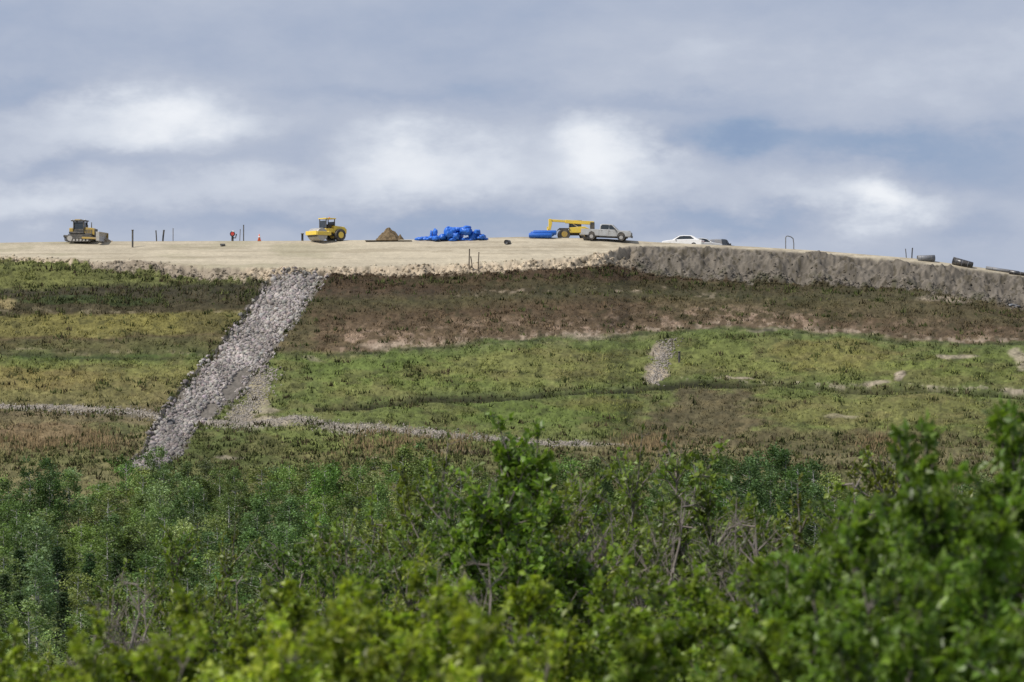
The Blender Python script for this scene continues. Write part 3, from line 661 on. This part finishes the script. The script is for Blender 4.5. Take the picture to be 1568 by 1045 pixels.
for (u_,v_,d_) in [(730,860,60),(880,775,85),(1140,800,80),(200,890,70),(1060,770,85),(1180,850,60)]:
    place_shrub('bare_shrub',NBr,u_,v_,d_,(1,1,1),.9)
# far trees
def aspen_mesh(name,seed,H=8,W=2.6,n=40,per=80,q=.20,col=(.05,.085,.035),conifer=False):
    global RNG
    RNG=np.random.default_rng(seed)
    zz=np.linspace(0,H*.93,8); tx=np.cumsum(RNG.normal(0,.06,8)); ty=np.cumsum(RNG.normal(0,.06,8)); T=np.stack([tx,ty,zz],-1)
    r=.09*(1-zz/H)+.02
    P0=[*T[:-1]];P1=[*T[1:]];R0=[*r[:-1]];R1=[*r[1:]]
    pos=[];bright=[];axs=[]
    for k in range(n):
        t=RNG.uniform(.16,1.0); h=t*H*.94
        if conifer: rad=W/2*(1-t)*RNG.uniform(.5,1.1)+.08; dz=-.12*rad
        else:
            tq=(t-.1)/.9; rad=W/2*(max(0,1-tq**3.6))**.55*(.65+.35*min(1,tq*2.5))*RNG.uniform(.35,1.05)+.05; dz=rad*.4
        a=k*2.4+RNG.uniform(-.6,.6); b=np.array([np.interp(h,zz,tx),np.interp(h,zz,ty),h-dz*.6]); e_=np.array([b[0]+math.cos(a)*rad,b[1]+math.sin(a)*rad,min(h+dz*.4,H)])
        P0.append(b);P1.append(e_);R0.append(.025);R1.append(.008)
        m=per; s=RNG.uniform(.35,1.1,m)[:,None] if conifer else RNG.uniform(.75,1.08,m)[:,None]
        sg=np.array([.16,.16,.07]) if conifer else np.array([.25,.25,.27])
        pos.append(b+(e_-b)*s+RNG.normal(0,1,(m,3))*sg); bright.append(np.full(m,RNG.uniform(.55,1.45))); axs.append(np.tile((e_-b)/np.linalg.norm(e_-b),(m,1)))
    pos=np.concatenate(pos);br=np.concatenate(bright)*RNG.uniform(.7,1.3,n*per); ax=np.concatenate(axs)*.5+RNG.normal(0,.7,(n*per,3))
    lV,lF=leafquads(pos,ax,q*RNG.uniform(.6,1.3,len(pos)),wid=.8,up=.4)
    bV,bF=tubes(np.array(P0),np.array(P1),np.array(R0),np.array(R1),4)
    return mesh(name,lV,lF,M_leafF,np.repeat(np.array(col)*br[:,None],4,0)),mesh(name+'_trunk',bV,bF,M_barkF)
M_barkF=mat_solid('aspen_bark',(.42,.41,.38),.9,dirtcol=(.1,.1,.09),sc_=6)
FT=[aspen_mesh('aspen_%d'%i,400+i,W=2.9+.4*i,col=[(.155,.225,.088),(.17,.23,.105),(.14,.21,.065),(.175,.225,.085),(.14,.205,.08)][i]) for i in range(5)]
FC=[aspen_mesh('spruce_%d'%i,450+i,W=3.0,n=110,per=40,q=.15,col=(.055,.095,.042),conifer=True) for i in range(2)]
RNG=np.random.default_rng(77)
prof=C([(-150,712),(0,712),(30,698),(80,698),(130,722),(190,698),(260,695),(330,714),(400,708),(480,696),(560,702),(600,686),(660,683),(700,696),(780,706),(880,696),(940,704),(1000,712),(1060,692),(1110,682),(1230,682),(1270,704),(1310,728),(1380,713),(1440,728),(1700,722)])
forest=empty('distant_forest')
rows=[(548,6,32),(530,12,34),(512,32,38),(490,55,40),(466,80,42),(438,105,44),(408,132,46),(376,160,50),(345,190,54),(310,220,60)]
cnt=0
for ri,(d_,dv_,stp) in enumerate(rows):
    u_=-130+random.uniform(0,stp)
    while u_<(1700 if ri<5 else (900 if ri<7 else 350)):
        vt=prof(u_)+dv_+random.gauss(0,9)+ (0 if ri else random.choice([0,0,16]))
        if u_>1250 and ri<2: vt+=12
        dd=d_+random.uniform(-9,9); top_=P(u_,vt,dd); g=float(gz(np.array([top_[0]]),np.array([dd]))[0])-.15
        s=(top_[2]-g)/7.9
        if s>.25:
            con=(ri>3 and random.random()<.04) or (u_<210 and ri>=6 and random.random()<.5)
            mm=random.choice(FC) if con else random.choice(FT)
            rz=random.uniform(0,6.28); wx=max(s,.85)*random.uniform(.95,1.25)
            k=random.uniform(.65,1.25); cc=(k*random.uniform(.85,1.12),k,k*random.uniform(.8,1.05),1)
            if 1080<u_<1270: cc=(.5,.6,.52,1)
            if 10<u_<100 and ri<3: cc=(.45,.55,.48,1)
            for j,mx in enumerate(mm):
                o=obj('tree_%s'%('crown','trunk')[j],mx,forest,(top_[0],dd,g),(0,0,rz),(wx,wx,s)); o.color=cc
            cnt+=1
        u_+=stp*random.uniform(.6,1.4)
print('trees',cnt)
# ------------------------------------------------------------------ light
SUN=Vector((-.57,-.32,.77)).normalized()
sl=bpy.data.lights.new('sun','SUN'); so=bpy.data.objects.new('sun',sl); sc.collection.objects.link(so)
sl.energy=4.3; sl.angle=math.radians(.5); sl.color=(1,.95,.88); so.rotation_euler=SUN.to_track_quat('Z','Y').to_euler(); so.location=(0,0,300)
el=math.asin(SUN.z); az=math.atan2(SUN.x,SUN.y)
w=bpy.data.worlds.new('World'); sc.world=w; w.use_nodes=True; nt=w.node_tree; N=nt.nodes; L=nt.links; N.clear()
out=N.new('ShaderNodeOutputWorld'); bg=N.new('ShaderNodeBackground'); bg.inputs['Strength'].default_value=.1; L.new(bg.outputs[0],out.inputs[0])
st=N.new('ShaderNodeTexSky'); st.sky_type='NISHITA'; st.sun_disc=False; st.sun_elevation=el; st.sun_rotation=az
tc=N.new('ShaderNodeTexCoord'); sx=N.new('ShaderNodeSeparateXYZ'); L.new(tc.outputs['Generated'],sx.inputs[0])
def mt(op,a,b=None,c=None):
    n=N.new('ShaderNodeMath'); n.operation=op
    for i,x in enumerate((a,b,c)):
        if x is None: continue
        if isinstance(x,(int,float)): n.inputs[i].default_value=x
        else: L.new(x,n.inputs[i])
    return n.outputs[0]
AZ=mt('MULTIPLY_ADD',mt('ARCTAN2',sx.outputs[0],sx.outputs[1]),1/K/100,7.84)
EL=mt('MULTIPLY_ADD',mt('ARCSINE',sx.outputs[2]),-1/K/100,8.0)
def noise(su,sv,detail,seed,rough=.55,dist=0):
    cv=N.new('ShaderNodeCombineXYZ'); L.new(mt('MULTIPLY',AZ,su),cv.inputs[0]); L.new(mt('MULTIPLY',EL,sv),cv.inputs[1]); cv.inputs[2].default_value=seed
    n=N.new('ShaderNodeTexNoise'); n.inputs['Scale'].default_value=1; n.inputs['Detail'].default_value=detail; n.inputs['Roughness'].default_value=rough; n.inputs['Distortion'].default_value=dist
    L.new(cv.outputs[0],n.inputs['Vector']); return mt('SUBTRACT',n.outputs['Fac'],.5)
wu=mt('MULTIPLY_ADD',noise(.55,.9,5,3.1,.6),2.4,AZ); wv=mt('MULTIPLY_ADD',noise(.55,1.1,5,7.7,.6),1.3,EL)
tot=mt('ADD',.54,mt('ADD',mt('MULTIPLY',noise(.2,.6,6,1.3,.5),.5),mt('MULTIPLY',noise(.9,1.7,5,4.3,.6),.22)))
blobs=[(250,178,130,46,.36),(90,205,150,46,.14),(640,240,120,50,.37),(760,270,200,40,.14),(885,215,70,50,.33),(970,250,90,50,.34),(1370,314,85,40,.44),(1230,305,130,30,.18),(50,312,150,30,.24),(560,290,300,30,.14),(1250,120,350,50,.10),(300,35,400,40,-.05),(820,10,300,40,-.02),(1500,60,250,60,.06),(330,300,200,30,.08),
(1115,210,80,36,-.30),(1330,218,200,24,-.27),(1520,260,120,46,-.16),(1500,355,90,30,-.18),(430,210,70,30,-.12),(1000,150,160,18,-.12),(780,340,300,16,-.14),(1130,335,150,26,-.24),(600,150,300,18,-.10),(60,145,120,18,-.12),(300,350,260,18,-.12),(200,250,200,16,-.10),(60,260,100,14,-.10)]
for (a,b,sa,sb,am) in blobs:
    q=mt('ADD',mt('POWER',mt('ABSOLUTE',mt('MULTIPLY',mt('SUBTRACT',wu,a/100),100/sa)),2.),mt('POWER',mt('ABSOLUTE',mt('MULTIPLY',mt('SUBTRACT',wv,b/100),100/sb)),2.))
    tot=mt('ADD',tot,mt('MULTIPLY',mt('EXPONENT',mt('MULTIPLY',q,-1)),am))
cr=N.new('ShaderNodeValToRGB'); L.new(tot,cr.inputs[0])
stops=[(0.0,(122,146,184)),(.25,(144,163,193)),(.45,(166,177,200)),(.6,(182,190,208)),(.8,(211,217,229)),(1.0,(238,241,247))]
while len(cr.color_ramp.elements)<len(stops): cr.color_ramp.elements.new(.5)
for e_,(p_,c_) in zip(cr.color_ramp.elements,stops): e_.position=p_; e_.color=(*lin(c_),1)
scl=N.new('ShaderNodeVectorMath'); scl.operation='SCALE'; scl.inputs['Scale'].default_value=10.3; L.new(cr.outputs[0],scl.inputs[0])
mx=N.new('ShaderNodeMix'); mx.data_type='RGBA'; mx.inputs['Factor'].default_value=.94
L.new(st.outputs[0],mx.inputs[6]); L.new(scl.outputs[0],mx.inputs[7]); L.new(mx.outputs[2],bg.inputs['Color'])
sc.view_settings.view_transform='Standard'; sc.view_settings.look='None'; sc.view_settings.exposure=0
